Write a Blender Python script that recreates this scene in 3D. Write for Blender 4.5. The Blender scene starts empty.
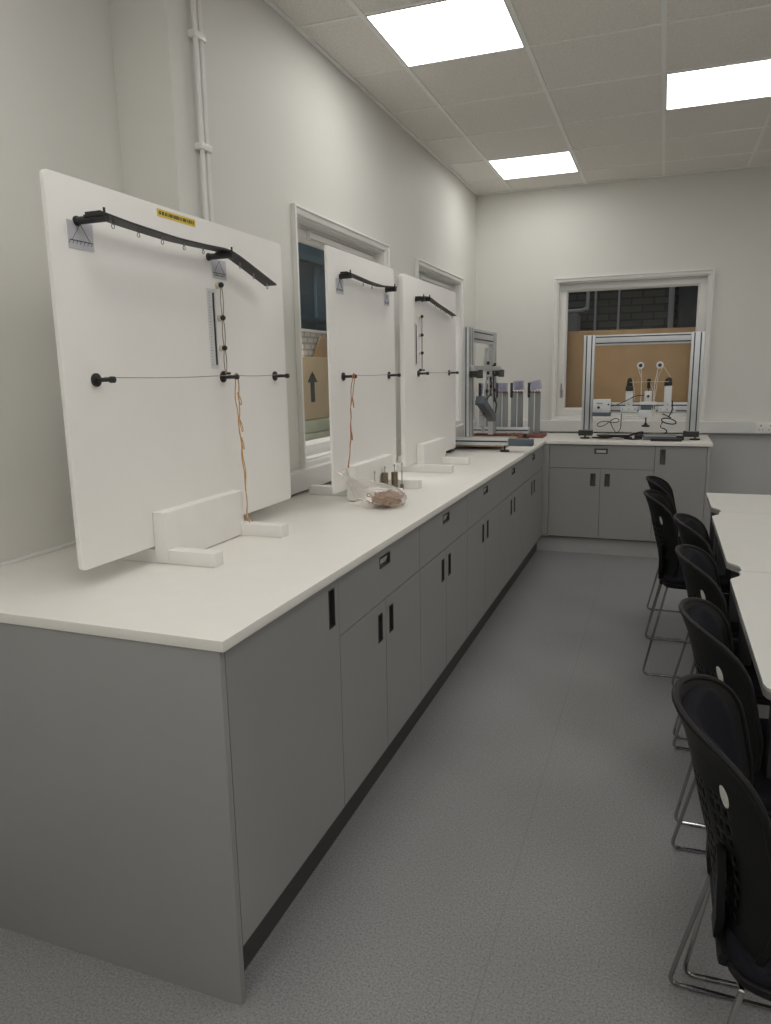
import bpy, bmesh, math, random
from mathutils import Vector, Matrix
random.seed(7)
C = bpy.context.scene.collection
PI = math.pi

# ------------------------------------------------------------------ materials
def mat(name, col, rough=0.5, metal=0.0, var=0.06, scale=6.0, bump=0.0, bscale=60.0, spec=0.5, coat=0.0):
    m = bpy.data.materials.new(name); m.use_nodes = True
    nt = m.node_tree; n = nt.nodes; l = nt.links
    p = n['Principled BSDF']
    p.inputs['Roughness'].default_value = rough
    p.inputs['Metallic'].default_value = metal
    p.inputs['Specular IOR Level'].default_value = spec
    p.inputs['Coat Weight'].default_value = coat
    tc = n.new('ShaderNodeTexCoord')
    nz = n.new('ShaderNodeTexNoise'); nz.inputs['Scale'].default_value = scale; nz.inputs['Detail'].default_value = 4
    l.new(tc.outputs['Object'], nz.inputs['Vector'])
    cr = n.new('ShaderNodeValToRGB')
    a = [max(0, c*(1-var)) for c in col]; b = [min(1, c*(1+var)) for c in col]
    cr.color_ramp.elements[0].position = 0.3; cr.color_ramp.elements[0].color = (*a, 1)
    cr.color_ramp.elements[1].position = 0.7; cr.color_ramp.elements[1].color = (*b, 1)
    l.new(nz.outputs['Fac'], cr.inputs['Fac']); l.new(cr.outputs['Color'], p.inputs['Base Color'])
    if bump > 0:
        n2 = n.new('ShaderNodeTexNoise'); n2.inputs['Scale'].default_value = bscale; n2.inputs['Detail'].default_value = 3
        l.new(tc.outputs['Object'], n2.inputs['Vector'])
        bp = n.new('ShaderNodeBump'); bp.inputs['Strength'].default_value = bump; bp.inputs['Distance'].default_value = 0.01
        l.new(n2.outputs['Fac'], bp.inputs['Height']); l.new(bp.outputs['Normal'], p.inputs['Normal'])
    return m

def floor_mat():
    m = bpy.data.materials.new('speckled_vinyl'); m.use_nodes = True
    nt = m.node_tree; n = nt.nodes; l = nt.links; p = n['Principled BSDF']
    p.inputs['Roughness'].default_value = 0.42
    p.inputs['Specular IOR Level'].default_value = 0.35
    g = n.new('ShaderNodeNewGeometry')
    n1 = n.new('ShaderNodeTexNoise'); n1.inputs['Scale'].default_value = 170; n1.inputs['Detail'].default_value = 3; n1.inputs['Roughness'].default_value = .7
    n2 = n.new('ShaderNodeTexNoise'); n2.inputs['Scale'].default_value = 1.3; n2.inputs['Detail'].default_value = 3
    l.new(g.outputs['Position'], n1.inputs['Vector']); l.new(g.outputs['Position'], n2.inputs['Vector'])
    c1 = n.new('ShaderNodeValToRGB')
    c1.color_ramp.elements[0].position = .34; c1.color_ramp.elements[0].color = (.17, .17, .174, 1)
    c1.color_ramp.elements[1].position = .66; c1.color_ramp.elements[1].color = (.325, .322, .322, 1)
    l.new(n1.outputs['Fac'], c1.inputs['Fac'])
    c2 = n.new('ShaderNodeValToRGB')
    c2.color_ramp.elements[0].position = .3; c2.color_ramp.elements[0].color = (.93, .93, .93, 1)
    c2.color_ramp.elements[1].position = .7; c2.color_ramp.elements[1].color = (1.05, 1.05, 1.05, 1)
    l.new(n2.outputs['Fac'], c2.inputs['Fac'])
    mx = n.new('ShaderNodeMix'); mx.data_type = 'RGBA'; mx.blend_type = 'MULTIPLY'; mx.inputs[0].default_value = 1
    l.new(c1.outputs['Color'], mx.inputs[6]); l.new(c2.outputs['Color'], mx.inputs[7])
    # welded seam running along the room
    sx = n.new('ShaderNodeSeparateXYZ'); l.new(g.outputs['Position'], sx.inputs['Vector'])
    s = n.new('ShaderNodeMath'); s.operation = 'SUBTRACT'; s.inputs[1].default_value = 1.25; l.new(sx.outputs['X'], s.inputs[0])
    ab = n.new('ShaderNodeMath'); ab.operation = 'ABSOLUTE'; l.new(s.outputs[0], ab.inputs[0])
    lt = n.new('ShaderNodeMath'); lt.operation = 'LESS_THAN'; lt.inputs[1].default_value = .0022; l.new(ab.outputs[0], lt.inputs[0])
    m2 = n.new('ShaderNodeMix'); m2.data_type = 'RGBA'; m2.inputs[7].default_value = (.19, .19, .19, 1)
    sc = n.new('ShaderNodeMath'); sc.operation = 'MULTIPLY'; sc.inputs[1].default_value = .6; l.new(lt.outputs[0], sc.inputs[0])
    l.new(sc.outputs[0], m2.inputs[0]); l.new(mx.outputs[2], m2.inputs[6])
    l.new(m2.outputs[2], p.inputs['Base Color'])
    bp = n.new('ShaderNodeBump'); bp.inputs['Strength'].default_value = .08; bp.inputs['Distance'].default_value = .004
    l.new(n1.outputs['Fac'], bp.inputs['Height']); l.new(bp.outputs['Normal'], p.inputs['Normal'])
    return m

def brick_mat(name, c1, c2, mortar, axis='xz', bw=.225, bh=.075):
    m = bpy.data.materials.new(name); m.use_nodes = True
    nt = m.node_tree; n = nt.nodes; l = nt.links; p = n['Principled BSDF']; p.inputs['Roughness'].default_value = .85
    g = n.new('ShaderNodeNewGeometry'); sx = n.new('ShaderNodeSeparateXYZ'); cb = n.new('ShaderNodeCombineXYZ')
    l.new(g.outputs['Position'], sx.inputs['Vector'])
    l.new(sx.outputs['X' if axis[0] == 'x' else 'Y'], cb.inputs['X']); l.new(sx.outputs['Z'], cb.inputs['Y'])
    b = n.new('ShaderNodeTexBrick'); b.inputs['Scale'].default_value = 1
    b.inputs['Brick Width'].default_value = bw; b.inputs['Row Height'].default_value = bh; b.inputs['Mortar Size'].default_value = .008
    b.inputs['Color1'].default_value = (*c1, 1); b.inputs['Color2'].default_value = (*c2, 1); b.inputs['Mortar'].default_value = (*mortar, 1)
    l.new(cb.outputs['Vector'], b.inputs['Vector']); l.new(b.outputs['Color'], p.inputs['Base Color'])
    return m

def emit_mat(name, col, strength):
    m = bpy.data.materials.new(name); m.use_nodes = True
    nt = m.node_tree; n = nt.nodes; n.remove(n['Principled BSDF'])
    e = n.new('ShaderNodeEmission'); e.inputs['Color'].default_value = (*col, 1); e.inputs['Strength'].default_value = strength
    nz = n.new('ShaderNodeTexNoise'); nz.inputs['Scale'].default_value = 3
    nt.links.new(e.outputs[0], n['Material Output'].inputs['Surface'])
    return m

def clear_mat(name, tint, gloss=0.06, rough=0.02, body=0.0, bodycol=(.8, .8, .8), fres=.5):
    """thin clear sheet: see-through, a little mirror gloss, optionally some milky body"""
    m = bpy.data.materials.new(name); m.use_nodes = True
    nt = m.node_tree; n = nt.nodes; l = nt.links; n.remove(n['Principled BSDF'])
    t = n.new('ShaderNodeBsdfTransparent'); t.inputs['Color'].default_value = (*tint, 1)
    g = n.new('ShaderNodeBsdfGlossy'); g.inputs['Roughness'].default_value = rough; g.inputs['Color'].default_value = (1, 1, 1, 1)
    lw = n.new('ShaderNodeLayerWeight'); lw.inputs['Blend'].default_value = .25
    mr = n.new('ShaderNodeMath'); mr.operation = 'MULTIPLY_ADD'; mr.inputs[1].default_value = fres; mr.inputs[2].default_value = gloss
    l.new(lw.outputs['Fresnel'], mr.inputs[0])
    mx = n.new('ShaderNodeMixShader'); l.new(mr.outputs[0], mx.inputs[0]); l.new(t.outputs[0], mx.inputs[1]); l.new(g.outputs[0], mx.inputs[2])
    out = mx
    if body > 0:
        d = n.new('ShaderNodeBsdfDiffuse'); d.inputs['Color'].default_value = (*bodycol, 1)
        nz = n.new('ShaderNodeTexNoise'); nz.inputs['Scale'].default_value = 25
        tc = n.new('ShaderNodeTexCoord'); l.new(tc.outputs['Object'], nz.inputs['Vector'])
        mm = n.new('ShaderNodeMath'); mm.operation = 'MULTIPLY'; mm.inputs[1].default_value = body*2; l.new(nz.outputs['Fac'], mm.inputs[0])
        m2 = n.new('ShaderNodeMixShader'); l.new(mm.outputs[0], m2.inputs[0]); l.new(mx.outputs[0], m2.inputs[1]); l.new(d.outputs[0], m2.inputs[2])
        out = m2
    l.new(out.outputs[0], n['Material Output'].inputs['Surface'])
    return m

M = dict(
    wall=mat('wall_paint', (.725, .718, .675), .6, 0, .012, 2.0, .04, 30),
    wall_low=mat('grey_dado_paint', (.47, .46, .455), .5, 0, .03, 2.0, .04, 30),
    floor=floor_mat(),
    tile=mat('mineral_ceiling_tile', (.86, .82, .765), .9, 0, .08, 110, .35, 140),
    tbar=mat('white_ceiling_grid', (.92, .91, .88), .5, 0, .02),
    gloss=mat('white_gloss_trim', (.80, .79, .76), .3, 0, .012),
    trunk=mat('grey_white_trunking', (.70, .69, .68), .35, 0, .012),
    worktop=mat('pale_worktop_laminate', (.80, .775, .725), .42, 0, .012, 12),
    cab=mat('grey_cabinet_laminate', (.295, .292, .285), .38, 0, .015, 5),
    carc=mat('dark_gap_board', (.07, .07, .07), .7, 0, .05),
    kick_dark_shade=mat('dark_shaded_plinth', (.05, .05, .05), .5, 0, .05, 12),  # dark board, with the shade of the deep recess mixed into its colour
    kick=mat('brushed_grey_plinth', (.46, .455, .45), .35, .1, .05, 12),
    cupsteel=mat('dark_recess_steel', (.11, .105, .10), .4, .8, .05, 40),
    steel=mat('satin_steel', (.42, .40, .38), .32, .9, .05, 40),
    plate=mat('bright_label_plate', (.72, .70, .66), .35, .3, .03),
    board=mat('white_painted_board', (.89, .872, .84), .55, 0, .018, 3.0, .02, 25),
    wood=mat('white_painted_timber', (.82, .80, .765), .6, 0, .02, 8, .05, 40),
    black=mat('black_plastic', (.018, .018, .018), .42, 0, .15),
    beam=mat('black_beam_strip', (.022, .021, .02), .5, 0, .1),
    ring=mat('dull_metal_ring', (.30, .29, .28), .4, .8, .05),
    cream=mat('cream_plastic', (.72, .66, .52), .5, 0, .05),
    cord=mat('orange_tan_cord', (.55, .31, .12), .8, 0, .15, 60),
    redcord=mat('dull_red_cord', (.42, .19, .10), .8, 0, .25, 60),
    string=mat('grey_brown_string', (.34, .28, .24), .8, 0, .15, 60),
    whitecord=mat('off_white_cord', (.74, .69, .58), .8, 0, .1, 60),
    yellow=mat('yellow_tape', (.80, .58, .06), .5, 0, .05),
    ink=mat('black_ink', (.03, .03, .035), .6, 0, .1),
    paper=mat('clear_film_tag', (.60, .60, .64), .3, 0, .02),
    scale=mat('printed_scale_film', (.70, .70, .70), .3, 0, .02),
    alu=mat('anodised_aluminium', (.62, .64, .66), .36, .55, .03, 30),
    aludark=mat('extrusion_slot', (.06, .06, .065), .5, .4, .05),
    whitemetal=mat('white_coated_metal', (.74, .75, .76), .35, .1, .02),
    bluegrey=mat('blue_grey_plastic', (.10, .125, .15), .45, 0, .05),
    tower=mat('grey_tower_plastic', (.27, .285, .29), .45, .1, .04),
    brown=mat('red_brown_wood', (.19, .075, .05), .5, 0, .25, 14),
    tan=mat('tan_wood', (.42, .30, .19), .55, 0, .15, 14),
    brass=mat('dull_brass', (.26, .21, .14), .38, .8, .1, 30),
    pasta=mat('brown_bands', (.44, .28, .17), .65, 0, .2, 40),
    fabric=mat('navy_black_fabric', (.0125, .0127, .0165), .95, 0, .15, 200, .2, 400, .1),
    shell=mat('black_chair_plastic', (.0065, .0065, .0068), .5, 0, .1, 100, .05, 300, .22),
    chrome=mat('chrome_rod', (.42, .41, .40), .18, 1.0, .02),
    badge=mat('pale_badge', (.55, .55, .50), .35, 0, .08, 90),
    table=mat('pale_table_top', (.60, .59, .555), .4, 0, .01, 10),
    tedge=mat('grey_table_edge', (.33, .32, .31), .5, 0, .03),
    tleg=mat('dark_grey_steel', (.075, .075, .08), .45, .3, .05),
    glass=clear_mat('window_glass', (.95, .96, .96), .012, fres=.09),
    film=clear_mat('polythene_film', (.97, .96, .95), .01, .35, .13, (.85, .83, .80)),
    clearp=clear_mat('clear_violet_plastic', (.84, .84, .92), .10, .05, .12, (.60, .60, .72)),
    card=mat('brown_cardboard', (.56, .36, .19), .8, 0, .10, 5),
    card2=mat('brown_cardboard_darker', (.42, .27, .14), .8, 0, .08, 5),
    carton=mat('carton_brown', (.70, .53, .33), .8, 0, .06, 8),
    green=mat('pale_green_wrap', (.66, .68, .50), .35, 0, .12, 7),
    bluesteel=mat('dark_blue_steel', (.022, .062, .098), .5, .1, .2, 4),
    bluesteel2=mat('mid_blue_steel', (.042, .11, .155), .5, .1, .15, 4),
    outbrick=brick_mat('painted_grey_brick', (.19, .175, .15), (.14, .13, .115), (.075, .07, .065), 'xz'),
    outside=mat('workshop_wall', (.10, .09, .085), .9, 0, .3, 2),
    white_brick=brick_mat('white_block', (.66, .62, .60), (.7, .66, .64), (.42, .38, .36), 'yz', .10, .045),
    yard=mat('workshop_floor', (.16, .16, .16), .8, 0, .1),
)
LIGHT_STRENGTH = 6.75
M['workfill'] = emit_mat('fill_strip', (1.0, .97, .92), 30)  # glow of the lamp added beyond the side windows
M['diffuser'] = emit_mat('lit_diffuser', (1.0, .985, .955), LIGHT_STRENGTH)

# ------------------------------------------------------------------ mesh building
ORG = {}
class MB:
    def __init__(s): s.bm = bmesh.new()
    def box(s, x0, x1, y0, y1, z0, z1, bev=0.0, seg=2, rot=None):
        b = bmesh.new()
        v = [b.verts.new((x, y, z)) for x in (x0, x1) for y in (y0, y1) for z in (z0, z1)]
        for f in ((0, 1, 3, 2), (4, 6, 7, 5), (0, 4, 5, 1), (2, 3, 7, 6), (0, 2, 6, 4), (1, 5, 7, 3)):
            b.faces.new([v[i] for i in f])
        bmesh.ops.recalc_face_normals(b, faces=b.faces)
        if bev > 0: bmesh.ops.bevel(b, geom=list(b.edges), offset=bev, segments=seg, profile=.6, affect='EDGES', clamp_overlap=True)
        if rot is not None:
            c = Vector(((x0+x1)/2, (y0+y1)/2, (z0+z1)/2))
            bmesh.ops.transform(b, matrix=Matrix.Translation(c) @ rot @ Matrix.Translation(-c), verts=b.verts)
        s.join(b); return s
    def join(s, b):
        me = bpy.data.meshes.new('tmp'); b.to_mesh(me); b.free(); s.bm.from_mesh(me); bpy.data.meshes.remove(me)
    def rings(s, rings, closed=False, cap=True):
        bm = s.bm; R = [[bm.verts.new(p) for p in r] for r in rings]; k = len(R[0])
        n = len(R); rng = range(n if closed else n-1)
        for i in rng:
            a, b = R[i], R[(i+1) % n]
            for j in range(k): bm.faces.new((a[j], a[(j+1) % k], b[(j+1) % k], b[j]))
        if cap and not closed:
            bm.faces.new(list(reversed(R[0]))); bm.faces.new(R[-1])
        return s
    def tube(s, pts, r, k=8, closed=False):
        P = [Vector(p) for p in pts]; n = len(P); rings = []; u = None
        for i in range(n):
            if closed: t = (P[(i+1) % n] - P[i-1])
            else: t = P[min(i+1, n-1)] - P[max(i-1, 0)]
            if t.length < 1e-9: t = Vector((0, 0, 1))
            t.normalize()
            if u is None:
                u = t.orthogonal().normalized()
            else:
                u = u - t*u.dot(t)
                if u.length < 1e-6: u = t.orthogonal()
                u.normalize()
            w = t.cross(u); rr = r[i] if isinstance(r, (list, tuple)) else r
            rings.append([P[i] + rr*(math.cos(a)*u + math.sin(a)*w) for a in [2*PI*j/k for j in range(k)]])
        return s.rings(rings, closed)
    def cyl(s, p0, p1, r, k=20, r2=None):
        return s.tube([p0, p1], [r, r if r2 is None else r2], k)
    def lathe(s, c, prof, k=24, axis='z'):
        rings = []
        for (r, h) in prof:
            ring = []
            for j in range(k):
                a = 2*PI*j/k; q = (r*math.cos(a), r*math.sin(a), h)
                if axis == 'x': q = (h, r*math.cos(a), r*math.sin(a))
                if axis == 'y': q = (r*math.sin(a), h, r*math.cos(a))
                ring.append(Vector(c)+Vector(q))
            rings.append(ring)
        return s.rings(rings)
    def prism(s, poly, ax, a0, a1, bev=0.0):
        """extrude a 2D polygon along axis ax ('x': poly=(y,z), 'y': (x,z), 'z': (x,y))"""
        f = {'x': lambda p, a: (a, p[0], p[1]), 'y': lambda p, a: (p[0], a, p[1]), 'z': lambda p, a: (p[0], p[1], a)}[ax]
        b = bmesh.new()
        A = [b.verts.new(f(p, a0)) for p in poly]; B = [b.verts.new(f(p, a1)) for p in poly]; n = len(poly)
        b.faces.new(A); b.faces.new(list(reversed(B)))
        for i in range(n): b.faces.new((A[i], A[(i+1) % n], B[(i+1) % n], B[i]))
        bmesh.ops.recalc_face_normals(b, faces=b.faces)
        if bev > 0: bmesh.ops.bevel(b, geom=list(b.edges), offset=bev, segments=2, profile=.6, affect='EDGES', clamp_overlap=True)
        s.join(b); return s
    def grid_slab(s, us, vs, hole, f, t0, t1):
        """slab over the (us x vs) grid with cells in `hole` left open; f(u,v,t) -> xyz"""
        bm = s.bm; nu, nv = len(us), len(vs)
        A = {}; 
        def V(i, j, k):
            if (i, j, k) not in A: A[(i, j, k)] = bm.verts.new(f(us[i], vs[j], (t0, t1)[k]))
            return A[(i, j, k)]
        ok = lambda i, j: 0 <= i < nu-1 and 0 <= j < nv-1 and (i, j) not in hole
        for i in range(nu-1):
            for j in range(nv-1):
                if not ok(i, j): continue
                bm.faces.new((V(i, j, 0), V(i+1, j, 0), V(i+1, j+1, 0), V(i, j+1, 0)))
                bm.faces.new((V(i, j, 1), V(i, j+1, 1), V(i+1, j+1, 1), V(i+1, j, 1)))
                for (di, dj, e) in ((-1, 0, ((i, j), (i, j+1))), (1, 0, ((i+1, j+1), (i+1, j))), (0, -1, ((i+1, j), (i, j))), (0, 1, ((i, j+1), (i+1, j+1)))):
                    if not ok(i+di, j+dj):
                        (p, q) = e
                        bm.faces.new((V(*p, 0), V(*q, 0), V(*q, 1), V(*p, 1)))
        return s
    def sphere(s, c, rx, ry, rz, nu=16, nv=10):
        rings = []
        for i in range(1, nv):
            a = PI*i/nv; rings.append([Vector(c)+Vector((rx*math.sin(a)*math.cos(2*PI*j/nu), ry*math.sin(a)*math.sin(2*PI*j/nu), -rz*math.cos(a))) for j in range(nu)])
        return s.rings(rings)
    def build(s, name, m, parent=None, ang=35, smooth=True):
        bm = s.bm
        bmesh.ops.recalc_face_normals(bm, faces=bm.faces)
        o = ORG.get(parent.name, Vector((0, 0, 0))) if parent is not None else Vector((0, 0, 0))
        if o.length > 0: bmesh.ops.translate(bm, verts=bm.verts, vec=-o)
        me = bpy.data.meshes.new(name); bm.to_mesh(me); bm.free()
        me.materials.append(M[m] if isinstance(m, str) else m)
        if smooth:
            for p in me.polygons: p.use_smooth = True
            me.set_sharp_from_angle(angle=math.radians(ang))
        ob = bpy.data.objects.new(name, me); C.objects.link(ob)
        if parent is not None: ob.parent = parent
        ORG[ob.name] = o
        return ob

def tag(o, label, cat, group=None, kind=None):
    o['label'] = label; o['category'] = cat
    if group: o['group'] = group
    if kind: o['kind'] = kind
    return o
def thing(name, label, cat, loc=(0, 0, 0), group=None, kind=None):
    o = bpy.data.objects.new(name, None); o.empty_display_size = .05; C.objects.link(o); o.location = loc
    ORG[o.name] = Vector(loc)
    return tag(o, label, cat, group, kind)
def struct(o, label, cat):
    return tag(o, label, cat, None, 'structure')
def arc(c, r, a0, a1, n, f):
    return [f(c[0]+r*math.cos(a0+(a1-a0)*i/n), c[1]+r*math.sin(a0+(a1-a0)*i/n)) for i in range(n+1)]

# ------------------------------------------------------------------ key dimensions (metres)
D = 5.331            # inner face of the far wall
H = 2.938            # suspended ceiling
CX = 0.752           # front edge of the long worktop
YF = 4.547           # front edge of the worktop under the far window
XR = 1.950           # right end of that worktop
ZT = 0.900; ZB = 0.875
XN = -0.23           # near part of the left wall lies back here
YS = 1.02            # y of that step
X1, R0, TX, TY = 0.3139, 1.9586, 0.600, 0.591
XW, YR = 6.2, -3.45  # right wall and the wall behind the camera

# ------------------------------------------------------------------ room
struct(MB().box(XN-.05, XW+.15, YR-.15, D+.15, -.12, 0).build('floor', 'floor'), 'grey speckled vinyl floor with a welded seam', 'floor')

def wall_rects(us, vs, hole): return us, vs, hole
W1 = (1.876, 3.025, 1.03, 2.155); W2 = (3.640, 4.79, 1.03, 2.155); WB = (.712, 1.897, 1.035, 2.172)
ys = [YS, W1[0], W1[1], W2[0], W2[1], D+.2]; zs = [0, W1[2], W1[3], H+.25]
wl = MB(); wl.grid_slab(ys, zs, {(1, 1), (3, 1)}, lambda u, v, t: (t, u, v), -.2, 0)
struct(wl.build('wall_left', 'wall'), 'white painted side wall with two framed windows above the long worktop', 'wall')
wn = MB().box(XN-.15, XN, YR, YS, 0, H+.25)
wn.box(XN-.15, -.2+.0001, YS-.0, YS+.16, 0, H+.25)
struct(wn.build('wall_left', 'wall'), 'white recessed stretch of side wall behind the nearest board', 'wall')
st = MB().box(-.2, -.0005, YS-.004, YS+.0, 0, H+.25)
struct(st.build('trim_3', 'wall'), 'narrow white return where the side wall steps out beside the pipes', 'wall return')
xs = [-.2, WB[0], WB[1], XW]; zb = [.96, WB[2], WB[3], H+.25]
wb = MB().grid_slab(xs, zb, {(1, 1)}, lambda u, v, t: (u, t, v), D, D+.2)
struct(wb.build('wall_back', 'wall'), 'white painted far wall with one large window', 'wall')
struct(MB().box(-.2, XW, D, D+.2, 0, .96).build('wall_back', 'wall_low'), 'grey painted lower band of the far wall under the trunking', 'wall')
struct(MB().box(XW, XW+.15, YR, D+.2, 0, H+.25).build('wall_right', 'wall'), 'white wall on the right outside the view', 'wall')
struct(MB().box(XN-.15, XW+.15, YR-.15, YR, 0, H+.25).build('wall_rear', 'wall'), 'white wall behind the viewer', 'wall')

struct(MB().box(XN, XW, YR, D, H, H+.03).build('ceiling', 'tile'), 'suspended ceiling of grey mineral tiles', 'ceiling')
g = MB()
i0 = int(math.floor((XN-X1)/TX)); i1 = int(math.ceil((XW-X1)/TX))
j0 = int(math.floor((YR-R0)/TY)); j1 = int(math.ceil((D-R0)/TY))
for i in range(i0, i1+1):
    x = X1+TX*i
    if XN+.03 < x < XW-.03: g.box(x-.011, x+.011, YR+.001, D-.001, H-.005, H+.001)
for j in range(j0, j1+1):
    y = R0+TY*j
    if YR+.03 < y < D-.03: g.box(XN+.001, XW-.001, y-.0075, y+.0075, H-.004, H+.001)
for a in (((0.0005), .022, YS, D-.001), (XN+.0005, XN+.022, YR, YS-.005)):
    g.box(a[0], a[1], a[2], a[3], H-.007, H+.001)
g.box(.001, XW-.001, D-.022, D-.0005, H-.007, H+.001)
g.box(XW-.022, XW-.0005, YR, D-.001, H-.007, H+.001)
struct(g.build('trim_1', 'tbar'), 'thin metal grid between the ceiling tiles', 'ceiling grid')

lights = [((0, 0), 'square lit ceiling panel nearest the side wall, cut by the top of the photo'),
          ((0, 4), 'lit ceiling panel closest to the far wall, above the corner'),
          ((2, 2), 'lit ceiling panel on the right, cut by the right edge of the photo'),
          ((0, -4), 'lit ceiling panel behind the viewer near the side wall'),
          ((2, -2), 'lit ceiling panel above the viewer, right of the worktop'),
          ((2, -6), 'lit ceiling panel well behind the viewer on the right'),
          ((0, -8), 'lit ceiling panel behind the viewer, nearest the side and rear walls'),
          ((4, 0), 'added lit ceiling panel outside the view, right of the tables'),  # unseen panels from here on, added for light from the right and rear
          ((4, -4), 'added lit ceiling panel behind the viewer, right of the tables'),
          ((4, -8), 'added lit ceiling panel right of the tables, near the rear wall'),
          ((6, 2), 'added lit ceiling panel far right of the tables, toward the far wall'),
          ((6, -2), 'added lit ceiling panel far right of the tables, level with the viewer'),
          ((6, -6), 'added lit ceiling panel far right of the tables, behind the viewer'),
          ((2, -8), 'added lit ceiling panel close to the rear wall, second from the side wall'),
          ((0, -7), 'added lit ceiling panel in the rear corner by the side wall, the nearer of two'),
          ((6, -8), 'added lit ceiling panel far right, close to the rear wall'),
          ((8, 0), 'added lit ceiling panel nearest the right wall, ahead of the viewer'),
          ((8, -4), 'added lit ceiling panel nearest the right wall, behind the viewer')]
for (ij, lab) in lights:
    x0 = X1+TX*ij[0]; y0 = R0+TY*ij[1]
    if y0 < YR: continue
    t = thing('ceiling_light', lab, 'ceiling light', (x0+TX/2, y0+TY/2, H), 'recessed ceiling light panels')
    f = MB()
    f.grid_slab([x0+.008, x0+.017, x0+TX-.017, x0+TX-.008], [y0+.008, y0+.017, y0+TY-.017, y0+TY-.008], {(1, 1)},
                lambda u, v, w: (u, v, w), H-.006, H-.0002)
    f.build('frame', 'gloss', t)
    MB().box(x0+.017, x0+TX-.017, y0+.017, y0+TY-.017, H-.0045, H-.0003).build('diffuser', 'diffuser', t)

# trunking along both walls, with the double socket
tr = MB().prism([(0.0005, .912), (.046, .912), (.05, .916), (.05, 1.004), (.046, 1.008), (.0005, 1.008)], 'y', YS+.002, D-.001)
tr2 = tr.build('trim_2', 'trunk'); struct(tr2, 'white dado trunking along the side wall above the worktop', 'trunking')
tb = MB().prism([(D-.0005, .912), (D-.046, .912), (D-.05, .916), (D-.05, 1.004), (D-.046, 1.008), (D-.0005, 1.008)], 'x', .052, XW-.001)
struct(tb.build('trim_4', 'trunk'), 'white dado trunking along the far wall', 'trunking')
so = thing('wall_socket', 'white double power socket set in the far wall trunking', 'socket', (2.39, D-.055, .96))
MB().box(2.300, 2.446, D-.058, D-.0502, .917, 1.003, .003).build('faceplate', 'gloss', so)
fpl = [o for o in so.children][0]
for cx in (2.338, 2.408):
    MB().box(cx-.004, cx+.004, D-.0592, D-.0575, .972, .984).build('pin_hole', 'ink', fpl)
    for s in (-1, 1): MB().box(cx+s*.012-.004, cx+s*.012+.004, D-.0592, D-.0575, .943, .948).build('pin_hole', 'ink', fpl)
for cx in (2.318, 2.428): MB().box(cx-.005, cx+.005, D-.061, D-.0575, .958, .974, .001).build('switch', 'gloss', so)

# vertical conduit pipes
cp = thing('conduit_pipe', 'pair of thin white conduits running up the wall beside the step', 'pipe', (.02, 1.15, 1.0))
for yy in (1.142, 1.176): MB().cyl((.022, yy, 1.008), (.022, yy, H-.008), .0085, 12).build('pipe', 'gloss', cp)
for zz in (2.24, 2.60):
    MB().box(.0005, .033, 1.126, 1.192, zz-.012, zz+.012, .004).build('clip', 'gloss', cp)

# ------------------------------------------------------------------ windows
def rect_sweep(mb, rect, prof, f):
    """mitred frame: prof is a closed list of (inward offset, depth) ; f(u,v,d)"""
    u0, u1, v0, v1 = rect
    rings = []
    for (su, sv, cu, cv) in ((1, 1, u0, v0), (-1, 1, u1, v0), (-1, -1, u1, v1), (1, -1, u0, v1)):
        rings.append([Vector(f(cu+su*o, cv+sv*o, d)) for (o, d) in prof])
    mb.rings(rings, closed=True)
def window(num, rect, f, gdepth, lab, handles):
    u0, u1, v0, v1 = rect
    w = thing('window_%d' % num, lab, 'window', f((u0+u1)/2, v0, 0), None, 'structure')
    a = MB(); o = -.034
    rect_sweep(a, rect, [(o, .0), (o, .024), (o+.010, .026), (o+.014, .018), (o+.030, .015), (o+.036, .011), (.004, .009), (.004, 0)], f)
    a.build('architrave', 'gloss', w)
    fr = MB(); rect_sweep(fr, rect, [(.0, -.0005), (.012, -.0005), (.012, gdepth+.03), (.026, gdepth+.03), (.026, gdepth-.03), (.0, gdepth-.03)], f); fr.build('window_frame', 'gloss', w)
    sa = MB(); rect_sweep(sa, rect, [(.0262, gdepth+.022), (.062, gdepth+.022), (.072, gdepth+.012), (.078, gdepth+.004), (.078, gdepth-.02), (.0262, gdepth-.02)], f); sash = sa.build('sash', 'gloss', w)
    g_ = MB()
    q = [f(u0+.074, v0+.074, gdepth-.006), f(u1-.074, v0+.074, gdepth-.006), f(u1-.074, v1-.074, gdepth-.006), f(u0+.074, v1-.074, gdepth-.006)]
    q2 = [f(u0+.074, v0+.074, gdepth-.010), f(u1-.074, v0+.074, gdepth-.010), f(u1-.074, v1-.074, gdepth-.010), f(u0+.074, v1-.074, gdepth-.010)]
    g_.rings([[Vector(p) for p in q], [Vector(p) for p in q2]]); g_.build('glass', 'glass', w)
    for (uu, vv, vert) in handles:
        h = MB()
        def P(du, dv, dd): return Vector(f(uu+du, vv+dv, gdepth+.022+dd))
        if vert:
            h.rings([[P(-.011, -.04, 0), P(.011, -.04, 0), P(.011, .03, 0), P(-.011, .03, 0)], [P(-.009, -.038, .012), P(.009, -.038, .012), P(.009, .028, .012), P(-.009, .028, .012)]])
            h.tube([P(0, -.01, .005), P(0, -.01, .03), P(0, .02, .035), P(0, .085, .035)], [.007, .007, .008, .006], 8)
        else:
            h.rings([[P(-.05, -.01, 0), P(.05, -.01, 0), P(.05, .01, 0), P(-.05, .01, 0)], [P(-.045, -.007, .010), P(.045, -.007, .010), P(.045, .007, .010), P(-.045, .007, .010)]])
            h.tube([P(-.02, 0, .01), P(.04, 0, .016)], .005, 8)
        h.build('window_handle', 'steel', w)
    return w
fl = lambda u, v, d: (d, u, v)
fb = lambda u, v, d: (u, D-d, v)
window(1, W1, fl, -.09, 'white framed window in the side wall partly hidden by the middle board', [])
window(2, W2, fl, -.09, 'white framed window in the side wall behind the farthest board', [])
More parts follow.
